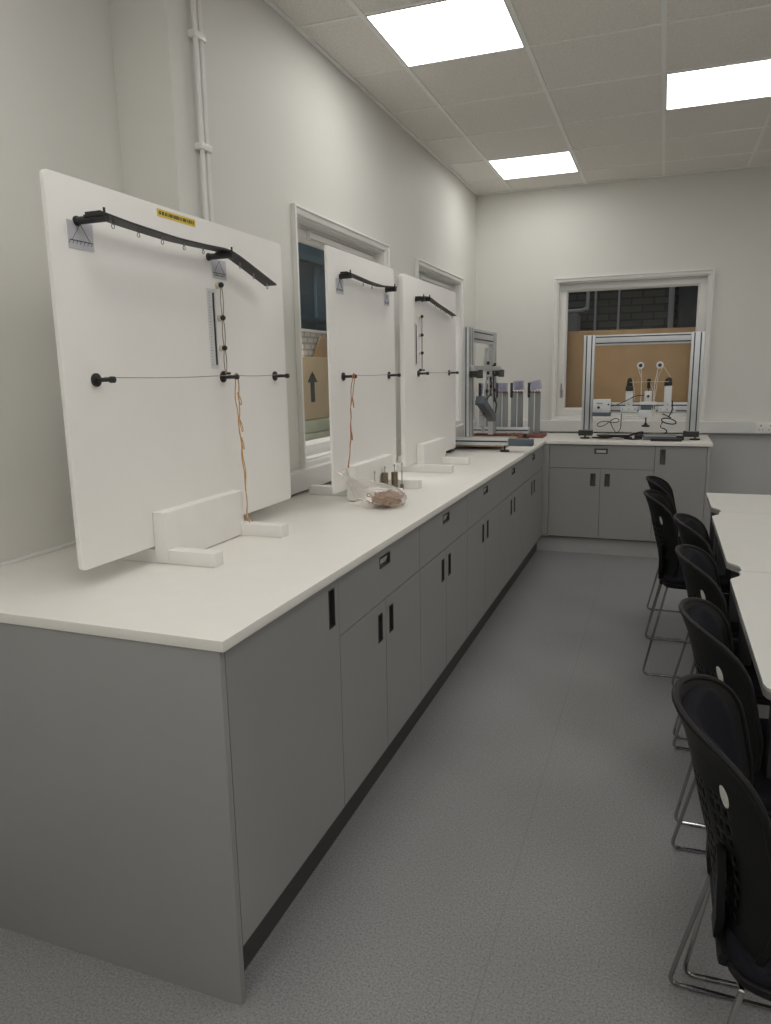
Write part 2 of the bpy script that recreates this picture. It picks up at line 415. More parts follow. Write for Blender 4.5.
window(3, WB, fb, -.09, 'white framed window in the far wall with brown cardboard behind the glass', [(WB[0]+.046, 1.24, True), (WB[0]+.30, WB[2]+.046, False)])
# blind head / fitting strips seen at the top of the side windows
for (r, nm) in ((W1, 'first'), (W2, 'second')):
    b = MB().box(-.066, -.052, r[0]+.26, r[1]-.05, r[3]-.062, r[3]-.034, .003)
    b.box(-.066, -.048, r[0]+.255, r[0]+.262, r[3]-.075, r[3]-.03)
    tag(b.build('window_stay', 'gloss'), 'white slim fitting along the head of the %s side window' % ('nearer' if nm == 'first' else 'farther'), 'window fitting')

# ------------------------------------------------------------------ worktop
wt = [(XN+.001, .0), (CX, .0), (CX, YF), (XR, YF), (XR, D-.001), (.001, D-.001), (.001, YS-.005), (XN+.001, YS-.005)]
wk = MB().prism(wt, 'z', ZB, ZT, .002)
tag(wk.build('worktop', 'worktop'), 'long pale L-shaped laminate worktop running along two walls', 'worktop')
struct(MB().box(XN+.0005, XN+.010, .0, YS-.006, ZT, ZT+.012, .003).build('trim_5', 'gloss'), 'thin white sealant bead where the worktop meets the near wall', 'sealant bead')

# ------------------------------------------------------------------ base cabinets
FX = .737; FY = 4.565
def front_panel(name, f, u0, u1, v0, v1, hole, parent):
    """f(u,v,d): d = distance out of the cabinet face (0 = face, negative = into the cabinet)"""
    hu0, hu1, hv0, hv1 = hole
    mb = MB()
    e = .0015
    mb.grid_slab([u0, u0+e, hu0, hu1, u1-e, u1], [v0, v0+e, hv0, hv1, v1-e, v1], {(2, 2)},
                 lambda u, v, t: f(u, v, t), -.018, 0)
    for v in mb.bm.verts: pass
    d = mb.build(name, 'cab', parent)
    return d
def cup(f, hole, parent, plate):
    hu0, hu1, hv0, hv1 = hole; k = MB()
    g1 = .0004
    R = lambda i, d: [Vector(f(hu0+i, hv0+i, d)), Vector(f(hu1-i, hv0+i, d)), Vector(f(hu1-i, hv1-i, d)), Vector(f(hu0+i, hv1-i, d))]
    k.rings([R(-.002, .0003), R(-.002, .0015), R(.0015, .0018), R(.0035, -.0165), R(.006, -.0172)], cap=False)
    k.bm.faces.new([k.bm.verts.new(p) for p in R(.006, -.0172)])
    bmesh.ops.remove_doubles(k.bm, verts=k.bm.verts, dist=1e-6)
    h = k.build('handle', 'cupsteel', parent)
    if plate:
        p = MB()
        a, b = hv0+.006, hv1-.010
        p.rings([[Vector(f(hu0+.012, a, -.010)), Vector(f(hu1-.012, a, -.010)), Vector(f(hu1-.012, b, -.003)), Vector(f(hu0+.012, b, -.003))],
                 [Vector(f(hu0+.012, a, -.013)), Vector(f(hu1-.012, a, -.013)), Vector(f(hu1-.012, b, -.006)), Vector(f(hu0+.012, b, -.006))]])
        p.build('label_plate', 'plate', h)
    return h
GAP = .0016
def cabinet(f, carc, u0, u1, kind, label, loc, group, hside=1):
    t = thing('base_cabinet', label, 'cabinet', loc, group)
    c = MB(); c.box(*carc); c.build('carcass', 'carc', t)
    a, b = u0+GAP, u1-GAP
    if kind == 'single':
        hc = (u1-.048) if hside > 0 else (u0+.055)
        hole = (hc-.018, hc+.018, .735, .845)
        d = front_panel('door', f, a, b, .142, .868, hole, t); cup(f, hole, d, False)
    else:
        m = (u0+u1)/2
        hole = (m-.048, m+.048, .806, .843)
        d = front_panel('drawer', f, a, b, .691, .868, hole, t); cup(f, hole, d, True)
        for (p, q, hc) in ((a, m-GAP, m-.053), (m+GAP, b, m+.053)):
            hole = (hc-.018, hc+.018, .555, .650)
            d = front_panel('door', f, p, q, .142, .6875, hole, t); cup(f, hole, d, False)
    return t
fL = lambda u, v, d: (FX+d, u, v)
fF = lambda u, v, d: (u, FY-d, v)
tag(MB().box(XN+.003, FX+.001, .006, .024, .0, ZB-.0005, .0012).build('end_panel', 'cab'), 'large grey end panel closing the near end of the worktop', 'panel')
ul = [(.026, .617, 'single', 'grey single-door cabinet nearest the viewer, beside the end panel'),
      (.617, 1.383, 'double', 'grey drawer cabinet with two doors, next to the single-door one'),
      (1.383, 2.131, 'double', 'grey drawer cabinet with two doors, second from the near single-door one'),
      (2.131, 2.918, 'double', 'grey drawer cabinet, middle of the five two-door ones along the side wall'),
      (2.918, 3.680, 'double', 'grey drawer cabinet, last but one before the corner on the side wall'),
      (3.680, 4.475, 'double', 'grey drawer cabinet on the side wall nearest the corner')]
for (a, b, k, lab) in ul:
    cabinet(fL, (.05, FX-.0185, a+.001, b-.001, .131, ZB-.0005), a, b, k, lab, (.4, (a+b)/2, 0), 'grey base cabinets along the side wall')
co = MB().box(FX-.018, FX, 4.4766, FY-.0185, .142, .868, .001); co.box(.676, FX-.0185, 4.4766, 4.540, .1308, .1418); co.box(FX-.018, .7815, FY-.018, FY, .142, .868, .001)
tag(co.build('corner_post', 'cab'), 'grey filler strips closing the inside corner between the cabinet runs', 'filler panel')
cabinet(fF, (.784, 1.559, FY+.0185, D-.06, .131, ZB-.0005), .783, 1.560, 'double', 'grey drawer cabinet with two doors under the far window', (1.17, 4.9, 0), 'grey base cabinets under the far window')
cabinet(fF, (1.561, 1.917, FY+.0185, D-.06, .131, ZB-.0005), 1.560, 1.918, 'single', 'grey single-door cabinet at the right end of the far worktop', (1.74, 4.9, 0), 'grey base cabinets under the far window', -1)
tag(MB().box(1.919, 1.940, FY-.001, D-.002, 0, ZB-.0005, .001).build('end_panel', 'cab'), 'grey end panel at the right end of the far worktop', 'panel')
tag(MB().box(.675, .690, .025, 4.62, 0, .1305).build('plinth', 'kick_dark_shade'), 'recessed dark plinth with painted-in shade under the long run of cabinets', 'plinth')
tag(MB().box(.691, 1.918, 4.622, 4.637, 0, .1305).build('plinth', 'kick'), 'brushed grey plinth under the far cabinets', 'plinth')

# ------------------------------------------------------------------ beam apparatus boards
def stroke(mb, pts, r, face, out):
    """thin printed line on a board face at x=face (points are (y,z))"""
    mb.tube([(face+out, y, z) for (y, z) in pts], r, 5)
def support_tag(face, y0, y1, z0, z1, roller, parent, dim):
    t = MB().box(face, face+.0012, y0, y1, z0, z1).build('support_tag', 'paper', parent)
    m = MB(); c = (y0+y1)/2; w = (y1-y0)*.36; h = z1-z0
    zt = z1-.08*h; zbm = z0+.30*h
    stroke(m, [(c, zt), (c-w, zbm), (c+w, zbm), (c, zt)], .0009, face, .0014)
    stroke(m, [(c-w*1.25, zbm), (c+w*1.25, zbm)], .0011, face, .0014)
    if roller:
        stroke(m, [(c-w*1.1, zbm-.12*h), (c+w*1.1, zbm-.12*h)], .0011, face, .0014)
        for s in (-1, 1): m.cyl((face+.0008, c+s*w*.6, zbm-.06*h), (face+.002, c+s*w*.6, zbm-.06*h), .0016, 8)
    else:
        for i in range(7):
            yy = c-w*1.2+w*2.4*i/6; stroke(m, [(yy, zbm), (yy-.004, zbm-.008)], .0007, face, .0014)
    m.build('printed_symbol', 'ink', t)
def apparatus(label, xb, y0, y1, z0, z1, th, plank, feet, foot_x, beam, pins, hooks, pegs, pegz, tags, rulery, chain, sticker):
    t = thing('beam_apparatus', label, 'demonstration board', (xb, (y0+y1)/2, ZT), 'white beam demonstration boards')
    r = .014
    poly = []
    for (cy, cz, a) in ((y1-r, z1-r, 0), (y0+r, z1-r, PI/2), (y0+r, z0+r, PI), (y1-r, z0+r, 1.5*PI)):
        for i in range(5): poly.append((cy+r*math.cos(a+i*PI/8), cz+r*math.sin(a+i*PI/8)))
    MB().prism(poly, 'x', xb-th, xb, .0015).build('board', 'board', t)
    MB().box(xb+.0003, xb+.045, plank[0], plank[1], ZT+.003, plank[2], .003).build('cross_plank', 'wood', t)
    for (a, b) in feet: MB().box(foot_x[0], foot_x[1], a, b, ZT+.0003, ZT+.042, .003).build('foot', 'wood', t)
    # beam strip
    (bx0, bx1, pts) = beam
    m = MB(); th2 = .0026
    rings = []
    n = 40
    def zat(y):
        for (a, b) in zip(pts[:-1], pts[1:]):
            if a[0] <= y <= b[0]:
                s = (y-a[0])/(b[0]-a[0]); return a[1]+(b[1]-a[1])*s
        return pts[-1][1]
    ya, yb = pts[0][0], pts[-1][0]
    yy = [ya+(yb-ya)*i/n for i in range(n+1)]
    zz = [zat(y) for y in yy]
    for _ in range(3): zz = [zz[0]]+[(zz[i-1]+2*zz[i]+zz[i+1])/4 for i in range(1, n)]+[zz[-1]]
    for y, z in zip(yy, zz):
        rings.append([Vector((bx0, y, z-th2)), Vector((bx1, y, z-th2)), Vector((bx1, y, z+th2)), Vector((bx0, y, z+th2))])
    m.rings(rings); bm_ = m.build('beam_strip', 'beam', t)
    zf = lambda y: zz[min(n, max(0, int(round((y-ya)/(yb-ya)*n))))]
    for y in pins:
        z = zf(y)-.0115
        p = MB().cyl((xb, y, z), (bx1+.008, y, z), .0095, 14); p.cyl((xb, y, z), (xb+.005, y, z), .012, 18)
        p.box(bx0-.006, bx1+.008, y-.012, y+.012, z+.004, z+.0100, .001)
        p.cyl((bx1+.002, y, z+.008), (bx1+.002, y, z+.024), .003, 8)
        p.build('support_pin', 'black', t)
    xm = (bx0+bx1)/2
    for y in hooks:
        z = zf(y); h = MB()
        h.cyl((xm, y, z-th2), (xm, y, z-.011), .0023, 8)
        h.tube([(xm, y+.0055*math.sin(a), z-.0165+.0055*math.cos(a)) for a in [2*PI*i/14 for i in range(14)]], .0011, 6, True)
        h.build('hook', 'ring', t)
    for y in pegs:
        p = MB().lathe((xb, y, pegz), [(.0175, 0), (.0175, .005), (.006, .007), (.0055, .046), (.0085, .048), (.0085, .060), (.006, .062)], 18, 'x')
        p.build('peg', 'black', t)
    s = MB(); L = [(xb+.030, y, pegz+.006) for y in pegs]
    for a, b in zip(L[:-1], L[1:]):
        s.tube([(a[0], a[1]+(b[1]-a[1])*k/8, a[2]-.004*math.sin(PI*k/8)) for k in range(9)], .0012, 6)
    s.build('stretched_string', 'string', t)
    for tg in tags: support_tag(xb+.0002, *tg, t, 1)
    if rulery:
        a, b, c, d = rulery
        sc = MB().box(xb+.0002, xb+.0016, a, b, c, d).build('scale_strip', 'scale', t)
        k = MB().box(xb+.0017, xb+.004, b-.017, b-.010, c+.012, d-.012)
        for i in range(26):
            z = c+.012+(d-c-.024)*i/25; k.box(xb+.0016, xb+.0020, a+.006, a+(.016 if i % 5 == 0 else .011), z-.0006, z+.0006)
        k.build('printed_scale', 'ink', sc)
    if chain:
        yc, zs_ = chain
        for z in zs_[:-1]:
            p = MB().lathe((xb, yc, z), [(.010, 0), (.011, .008), (.010, .012), (.008, .013)], 14, 'x').build('chain_peg', 'cream', t)
            MB().lathe((xb+.0131, yc-.002, z), [(.008, 0), (.009, .008), (.005, .013)], 14, 'x').build('cap', 'black', p)
        p = MB().lathe((xb, yc+.005, zs_[-1]), [(.008, 0), (.008, .01), (.004, .012), (.004, .03)], 12, 'x'); p.build('chain_hook', 'black', t)
        q = MB()
        for a, b in zip(zs_[:-1], zs_[1:]):
            for s_ in (-1, 1):
                q.tube([(xb+.017, yc+s_*(.006*math.sin(PI*k/6)+.002), a+(b-a)*k/6) for k in range(7)], .0016, 6)
        q.build('chain_cord', 'string', t)
    if sticker:
        a, b, c, d = sticker
        st_ = MB().box(xb+.0002, xb+.0010, a, b, c, d).build('yellow_label', 'yellow', t)
        k = MB(); y = a+.008; random.seed(3)
        while y < b-.012:
            w = random.uniform(.003, .0055)
            k.box(xb+.0010, xb+.0013, y, y+w, c+.0055, d-.0055); y += w+random.choice((.0013, .0013, .0013, .004))
        k.build('lettering', 'ink', st_)
    return t
a1 = apparatus('widest white board with black beam strip and yellow label, nearest the viewer', .20, .205, 1.362, .952, 1.932, .013,
    (.497, .925, 1.055), [(.50, .548), (.905, .955)], (.07, .402),
    (.240, .287, [(.285, 1.842), (.40, 1.834), (.60, 1.827), (.75, 1.830), (.865, 1.835), (.95, 1.815), (1.155, 1.758)]), [.297, .868],
    [.355, .452, .552, .652, .748, .955, 1.040, 1.130], [.315, .912, 1.268], 1.440,
    [(.264, .351, 1.762, 1.829, False), (.885, .968, 1.757, 1.818, True)], (.848, .893, 1.468, 1.722), (.908, [1.736, 1.632, 1.535, 1.452]), (.622, .808, 1.900, 1.921))
a2 = apparatus('narrow white board with short black beam, standing in front of the nearer side window', .33, 1.492, 2.268, .952, 1.940, .010,
    (1.625, 2.09, 1.055), [(1.742, 1.788), (2.015, 2.065)], (.09, .53),
    (.343, .374, [(1.590, 1.846), (1.70, 1.842), (1.85, 1.834), (2.00, 1.832), (2.19, 1.846)]), [1.617, 2.152], [1.80, 1.90],
    [1.618, 2.172], 1.432, [(1.572, 1.645, 1.764, 1.824, False), (2.125, 2.195, 1.760, 1.813, True)], None, None, None)
a3 = apparatus('white board farthest along the worktop, beside the aluminium frame', .33, 2.405, 3.425, .952, 1.936, .022,
    (2.595, 3.035, 1.055), [(2.585, 2.632), (2.955, 3.003)], (.09, .535),
    (.343, .374, [(2.56, 1.834), (2.72, 1.846), (2.90, 1.822), (3.28, 1.782)]), [2.605, 2.715], [2.88, 2.98, 3.08, 3.24],
    [2.640, 3.262], 1.437, [], (2.582, 2.618, 1.478, 1.705), (2.660, [1.740, 1.642, 1.547, 1.455]), None)
p = MB().box(.285, .3075, 2.42, 2.47, 1.880, 1.930, .002); p.build('top_batten', 'wood', a3)
a3.rotation_euler = (0, 0, 0)

def hanging_cord(label, x, y, z1, z2, m, dx, dy, loops):
    c = MB(); random.seed(int(x*1000+y*77))
    n = 26
    for s in (-1, 1):
        pts = []
        for i in range(n+1):
            q = i/n
            pts.append((x+dx*q+s*.003*math.sin(q*9+s), y+dy*q+s*(.006*(1-q)+.004*math.sin(q*13))+.003*math.sin(q*31), z1+(z2-z1)*q))
        c.tube(pts, .0019, 6)
    for (q, w) in loops:
        zc = z1+(z2-z1)*q
        c.tube([(x+dx*q+.003, y+dy*q+w*(1-math.cos(a))/2, zc-.03*math.sin(a/2)*1.2+.012*math.sin(a)) for a in [2*PI*i/16 for i in range(17)]], .0016, 6)
    c.tube([(x+.004, y-.007+.014*k/6, z1+.003*math.sin(PI*k/6)) for k in range(7)], .0019, 6)
    return tag(c.build('hanging_cord', m), label, 'cord', 'cords hanging from the boards')
hanging_cord('tan orange cord hanging from the middle peg of the widest board', .250, .912, 1.449, .948, 'cord', .012, .012, [(.12, .02), (.3, .014), (.42, .012), (.97, .03)])
hanging_cord('dull red cord hanging from the left peg of the narrow board', .382, 1.603, 1.441, 1.062, 'redcord', .008, -.085, [(.25, .01), (.6, .012)])

# mass hangers in front of the narrow board
def hanger(label, x, y, n, r, rod, tilt=0):
    t = thing('mass_hanger', label, 'weight', (x, y, ZT), 'small metal mass hangers')
    b = MB().lathe((x, y, ZT+.0003), [(r, 0), (r, .006), (r*.3, .0065), (.0022, .008), (.0022, rod)], 18)
    b.tube([(x, y+.007*math.sin(a), ZT+rod+.006-.007*math.cos(a)) for a in [PI*1.6*i/10 for i in range(11)]], .002, 6)
    b.build('rod', 'steel', t)
    z = ZT+.0068
    for i in range(n):
        MB().lathe((x, y, z), [(.0025, 0), (r*.93, .0003), (r, .001), (r, .0078), (r*.93, .0085), (.0025, .0088)], 18).build('slotted_mass', 'brass', t); z += .0090
hanger('brass mass hanger against the plank, left of the pair', .394, 1.925, 9, .0150, .104)
hanger('brass mass hanger in the middle, tallest stack of slotted masses', .430, 1.958, 9, .0155, .110)
hanger('thin steel mass hanger with few masses on the right of the pair', .452, 2.000, 2, .0085, .112)
hanger('bare thin rod hanger standing left of the brass stacks', .392, 1.800, 0, .0075, .098)

# plastic bag with brown bands in it
def bag():
    t = thing('plastic_bag', 'clear polythene bag with a twisted neck lying against the narrow board', 'bag', (.53, 1.56, ZT))
    path = [((.608, 1.600, .922), .010, .012), ((.600, 1.598, .926), .072, .022), ((.575, 1.585, .934), .105, .034), ((.535, 1.570, .944), .118, .043), ((.500, 1.548, .952), .105, .046),
            ((.468, 1.525, .966), .080, .044), ((.440, 1.500, .985), .056, .036), ((.418, 1.478, 1.008), .030, .022), ((.405, 1.466, 1.026), .013, .011), ((.398, 1.460, 1.040), .020, .014), ((.392, 1.454, 1.056), .032, .018)]
    k = 36; rings = []
    P = [Vector(p[0]) for p in path]
    random.seed(5); ph = [random.uniform(0, 6) for _ in range(6)]
    for i, (c, w, h) in enumerate(path):
        tdir = (P[min(i+1, len(P)-1)]-P[max(i-1, 0)]).normalized()
        side = tdir.cross(Vector((0, 0, 1))).normalized(); up = side.cross(tdir).normalized()
        ring = []
        for j in range(k):
            a = 2*PI*j/k
            wob = 1+.07*math.sin(5*a+ph[0]+i*.9)+.05*math.sin(9*a+ph[1]-i*1.3)+.03*math.sin(14*a+ph[2]+i)
            q = Vector(c)+side*w*wob*math.cos(a)+up*h*wob*math.sin(a)
            q.z = max(q.z, ZT+.0008); ring.append(q)
        rings.append(ring)
    m = MB(); m.rings(rings, cap=False); m.build('film', 'film', t, 60)
    b = MB(); random.seed(11)
    for i in range(70):
        c = Vector((.540+random.uniform(-.045, .035), 1.568+random.uniform(-.070, .060), .927+random.uniform(-.010, .022)))
        ax = Vector((random.uniform(-1, 1), random.uniform(-1, 1), random.uniform(1.2, 3))).normalized(); u = ax.orthogonal().normalized(); v = ax.cross(u)
        ra, rb = random.uniform(.014, .032), random.uniform(.010, .026); p0 = random.uniform(0, 6)
        pts = []
        for s in range(16):
            a = 2*PI*s/16; q = c+u*ra*math.cos(a+p0)+v*rb*math.sin(a+p0)+ax*.004*math.sin(3*a+p0)
            q.z = max(q.z, ZT+.006); pts.append(q)
        b.tube(pts, .0028, 6, True)
    o = b.build('rubber_bands', 'pasta'); tag(o, 'tangle of brown bands inside the clear bag', 'bands', None, 'stuff')
bag()

# ------------------------------------------------------------------ aluminium frames
def extrusion(mb_al, mb_sl, x0, x1, y0, y1, z0, z1, axis, faces):
    """profile bar with dark slots; faces: list of ('x+',offsets) etc giving slot centre offsets across the face"""
    mb_al.box(x0, x1, y0, y1, z0, z1, .002)
    for (f, offs, w) in faces:
        for o in offs:
            if f == 'y-':
                if axis == 'z': mb_sl.box(x0+o-w, x0+o+w, y0-.0006, y0+.002, z0+.004, z1-.004)
                else: mb_sl.box(x0+.004, x1-.004, y0-.0006, y0+.002, z0+o-w, z0+o+w)
            if f == 'x+':
                if axis == 'z': mb_sl.box(x1-.002, x1+.0006, y0+o-w, y0+o+w, z0+.004, z1-.004)
                else: mb_sl.box(x1-.002, x1+.0006, y0+.004, y1-.004, z0+o-w, z0+o+w)
def bar(name, parent, *a, **k):
    al, sl = MB(), MB(); extrusion(al, sl, *a); o = al.build(name, 'alu', parent); sl.build('slot', 'aludark', o); return o

# frame beside the corner
t = thing('test_frame', 'tall aluminium frame with hinged mechanism standing beside the farthest board', 'test frame', (.33, 4.2, ZT))
bar('base_rail', t, .10, .628, 3.68, 3.735, .945, .996, 'x', [('y-', [.026], .005)])
MB().box(.629, .792, 3.672, 3.742, .942, .990, .006).build('rail_end_block', 'bluegrey', t)
bar('base_rail', t, .10, .600, 4.66, 4.715, .945, .992, 'x', [('y-', [.024], .005)])
bar('upright', t, .300, .336, 3.740, 3.895, .945, 1.742, 'z', [('y-', [.018], .004), ('x+', [.04, .115], .005)])
bar('upright', t, .300, .336, 4.520, 4.655, .945, 1.738, 'z', [('x+', [.035, .10], .005)])
bar('top_beam', t, .300, .336, 3.896, 4.519, 1.645, 1.738, 'y', [('x+', [.022, .070], .005)])
for (x, y) in ((.600, 3.705), (.14, 3.705), (.57, 4.69), (.14, 4.69)):
    MB().lathe((x, y, ZT+.0003), [(.032, 0), (.032, .012), (.012, .015), (.006, .016), (.006, .045)], 20).build('levelling_foot', 'black', t)
MB().box(.338, .366, 3.78, 4.70, 1.444, 1.482, .002).build('cross_bar', 'alu', t)
for (y0, y1) in ((3.74, 3.95), (4.46, 4.70)):
    c = MB().box(.345, .395, y0, y1-.05, 1.403, 1.445, .004); c.box(.350, .390, y1-.055, y1, 1.395, 1.452, .004); c.build('clamp', 'black', t)
yk = MB()
yk.prism([(4.03, 1.485), (4.10, 1.60), (4.16, 1.60), (4.12, 1.485)], 'x', .368, .378, .001)
yk.prism([(4.30, 1.485), (4.26, 1.60), (4.36, 1.60), (4.44, 1.485)], 'x', .368, .378, .001)
yk.box(.366, .380, 4.08, 4.38, 1.592, 1.606, .001)
yk.build('yoke', 'alu', t)
ar = MB()
ar.prism([(4.10, 1.44), (4.16, 1.44), (4.06, 1.21), (4.00, 1.21)], 'x', .368, .378, .001)
ar.prism([(4.28, 1.44), (4.36, 1.44), (4.42, 1.21), (4.34, 1.21)], 'x', .368, .378, .001)
ar.prism([(4.19, 1.40), (4.235, 1.40), (4.25, 1.26), (4.18, 1.26)], 'x', .372, .382, .001)
ar.build('link_arm', 'alu', t)
jn = MB()
for (y, z) in ((4.13, 1.50), (4.36, 1.49), (4.13, 1.43), (4.32, 1.43), (4.03, 1.225), (4.38, 1.225), (4.21, 1.39), (4.215, 1.27), (4.10, 1.30), (4.36, 1.30), (4.22, 1.33)):
    jn.cyl((.362, y, z), (.394, y, z), .013, 12)
jn.tube([(.385, 4.21, 1.39), (.39, 4.24, 1.33), (.385, 4.20, 1.27), (.39, 4.10, 1.25), (.385, 4.05, 1.20)], .006, 6)
jn.tube([(.385, 4.32, 1.42), (.395, 4.28, 1.34), (.39, 4.33, 1.24), (.39, 4.42, 1.19), (.385, 4.40, 1.12)], .006, 6)
jn.build('joint', 'black', t)
hd = MB().box(.355, .415, 3.86, 4.30, 1.140, 1.195, .004, 2, Matrix.Rotation(-.36, 4, 'X'))
hb = hd.build('tilting_box', 'bluegrey', t)
k = MB().box(.360, .410, 3.88, 4.28, 1.1655, 1.1695, .001, 1, Matrix.Rotation(-.36, 4, 'X')); 
bmesh.ops.translate(k.bm, verts=k.bm.verts, vec=(0, .0105, .0275)); k.build('pale_lid', 'whitemetal', hb)
MB().box(.345, .375, 3.90, 4.06, 1.205, 1.24, .004).build('motor', 'black', t)
MB().box(.345, .372, 3.90, 4.10, 1.05, 1.13, .004).build('lower_plate', 'alu', t)
MB().box(.345, .360, 4.10, 4.145, .995, 1.12, .002).build('lower_post', 'alu', t)
MB().box(.15, .56, 3.80, 4.40, .9205, .944, .002).build('base_board', 'tan', t)

# tangled leads lying left of that frame
cb = MB(); random.seed(21)
for i in range(5):
    pts = []
    for s in range(24):
        a = s*.9+i; pts.append((.18+.06*math.cos(a*.7+i)+.006*i, 3.58+.04*math.sin(a)+.004*i, ZT+.006+.006*(i % 3)+.003*math.sin(a*2)))
    cb.tube(pts, .0035, 6)
tag(cb.build('cable_tangle', 'black'), 'small black tangle of leads on the worktop under the frame by the side wall', 'cable')
cb = MB(); random.seed(22)
for i in range(3):
    pts = [(.16+.035*math.sin(s*.6+i*2), 3.80+.05*math.cos(s*.5+i), .952+.014*i+.018*(1+math.sin(s*.45+i))) for s in range(26)]
    cb.tube(pts, .004, 6)
tag(cb.build('cable_tangle', 'black'), 'black leads heaped on the base rail beside the window', 'cable')

# four towers on a wooden base
tag(MB().box(.13, .700, 4.76, 4.98, ZT+.0003, .930, .004).build('tower_base', 'brown'), 'red-brown wooden base under the four grey towers', 'wooden base')
def tower(label, x, y, tilt):
    o = thing('clamp_tower', label, 'test tower', (x, y, .930), 'grey two-post towers with clear hoods')
    for (dx, dy, nm) in ((-.024, -.012, 'post'), (.026, .012, 'post')):
        MB().box(x+dx-.020, x+dx+.020, y+dy-.02, y+dy+.02, .9303, 1.262, .002).build(nm, 'tower', o)
    MB().box(x-.050, x-.028, y-.04, y-.0325, 1.225, 1.345, .003).build('black_clamp', 'black', o)
    s = MB()
    for dx in (-.030, -.010, .016, .036):
        s.cyl((x+dx, y-.01, 1.262), (x+dx, y-.01, 1.278), .006, 10)
    s.box(x-.044, x+.046, y-.03, y+.03, 1.263, 1.270)
    s.build('screw_bar', 'brown', o)
    c = MB()
    c.grid_slab([x-.040, x-.034, x+.036, x+.042], [y-.028, y-.022, y+.022, y+.028], {(1, 1)}, lambda u, v, w: (u, v, w), 1.271, 1.338)
    c.box(x-.040, x+.042, y-.028, y+.028, 1.3385, 1.344)
    bmesh.ops.rotate(c.bm, verts=c.bm.verts, cent=(x, y, 1.30), matrix=Matrix.Rotation(tilt, 3, 'Y'))
    if tilt: bmesh.ops.translate(c.bm, verts=c.bm.verts, vec=(.012, 0, .016))
    c.build('clear_hood', 'clearp', o)
tower('grey two-post tower half hidden behind the aluminium frame', .205, 4.84, 0)
tower('grey two-post tower just right of the aluminium frame', .345, 4.84, 0)
tower('grey two-post tower, second from the right', .470, 4.84, -.05)
tower('grey two-post tower at the right end with a tilted clear hood', .612, 4.84, -.22)
pr = MB()
for i, (x, y) in enumerate(((.44, 4.56), (.50, 4.575), (.55, 4.555))):
    pr.box(x-.02, x+.02, y-.02, y+.02, ZT+.0003, ZT+.035+.01*i, .003); pr.cyl((x, y, ZT+.034), (x, y, ZT+.055), .007, 10)
pr.box(.41, .58, 4.53, 4.60, ZT+.0003, ZT+.012, .002)
tag(pr.build('terminal_block', 'brown'), 'small red-brown terminal block on the worktop between frame and towers', 'terminal block')

# portal frame under the far window
t = thing('portal_frame', 'aluminium portal frame with pulleys standing in front of the far window', 'test frame', (1.42, 4.8, ZT))
for (x0, x1) in ((.997, 1.080), (1.772, 1.860)):
    w = x1-x0
    bar('upright', t, x0, x1, 4.770, 4.830, .966, 1.702, 'z', [('y-', [.022, w-.022], .0045)])
    MB().box(x0-.018, x1+.003, 4.755, 4.845, .925, .9655, .003).build('corner_foot', 'black', t)
    MB().lathe(((x0+x1)/2-.012 if x0 < 1.5 else x1-.022, 4.795, ZT+.0003), [(.037, 0), (.037, .010), (.015, .013), (.007, .014), (.007, .026)], 24).build('levelling_foot', 'black', t)
bar('top_beam', t, 1.0805, 1.7715, 4.775, 4.825, 1.622, 1.699, 'x', [('y-', [.016, .062], .0045)])
bar('lower_rail', t, 1.0805, 1.7715, 4.775, 4.825, 1.103, 1.184, 'x', [('y-', [.018, .060], .0045)])
def screws(mb, pts, y): 
    for (x, z) in pts: mb.cyl((x, y, z), (x, y-.004, z), .0055, 10)
for (x0, x1, z0, zt) in ((1.325, 1.377, 1.112, 1.273), (1.602, 1.655, 1.112, 1.310)):
    w = MB().box(x0, x1, 4.757, 4.7735, z0+.04, zt, .002); w.box(x0-.035, x1+.035, 4.757, 4.7735, z0, z0+.045, .002)
    b = w.build('bracket', 'whitemetal', t)
    s = MB(); screws(s, [(x0-.02, z0+.022), (x1+.02, z0+.022), ((x0+x1)/2, z0+.022), ((x0+x1)/2, z0+.06)], 4.757); s.build('screw', 'steel', b)
    h = MB().box(x0-.003, x1+.001, 4.745, 4.785, zt+.0003, zt+.035, .005)
    h.prism([(x0+.002, zt+.03), (x1-.004, zt+.03), (x1-.010, zt+.090), (x1-.02, zt+.099), (x0+.018, zt+.099), (x0+.008, zt+.088)] if x0 < 1.5 else
            [(x0+.0, zt+.02), (x1+.002, zt+.02), (x1-.002, zt+.05), (x1-.015, zt+.062), (x0+.018, zt+.062), (x0+.004, zt+.05)], 'y', 4.750, 4.780, .002)
    h.build('black_head', 'black', t)
c = MB().box(1.462, 1.514, 4.745, 4.770, 1.192, 1.272, .002); c.box(1.430, 1.548, 4.735, 4.772, 1.168, 1.191, .002)
cc = c.build('carriage', 'whitemetal', t); s = MB(); s.cyl((1.489, 4.745, 1.232), (1.489, 4.740, 1.232), .010, 14); s.build('dial', 'ink', cc)
MB().box(1.440, 1.540, 4.742, 4.774, 1.132, 1.1675, .001).build('clamp_block', 'bluegrey', t)
c = MB().box(1.425, 1.545, 4.742, 4.772, 1.072, 1.128, .002); c.build('lower_clamp', 'whitemetal', t)
k = MB().lathe((1.480, 4.757, 1.000), [(.030, 0), (.030, .010), (.013, .018), (.010, .028), (.005, .030), (.005, .071)], 18); k.build('clamp_knob', 'black', t)
h = MB().box(1.477, 1.501, 4.745, 4.772, 1.290, 1.352, .004); h.cyl((1.489, 4.758, 1.272), (1.489, 4.758, 1.292), .004, 8); h.lathe((1.489, 4.745, 1.350), [(.015, 0), (.015, .026)], 16, 'y'); h.build('sensor_head', 'black', t)
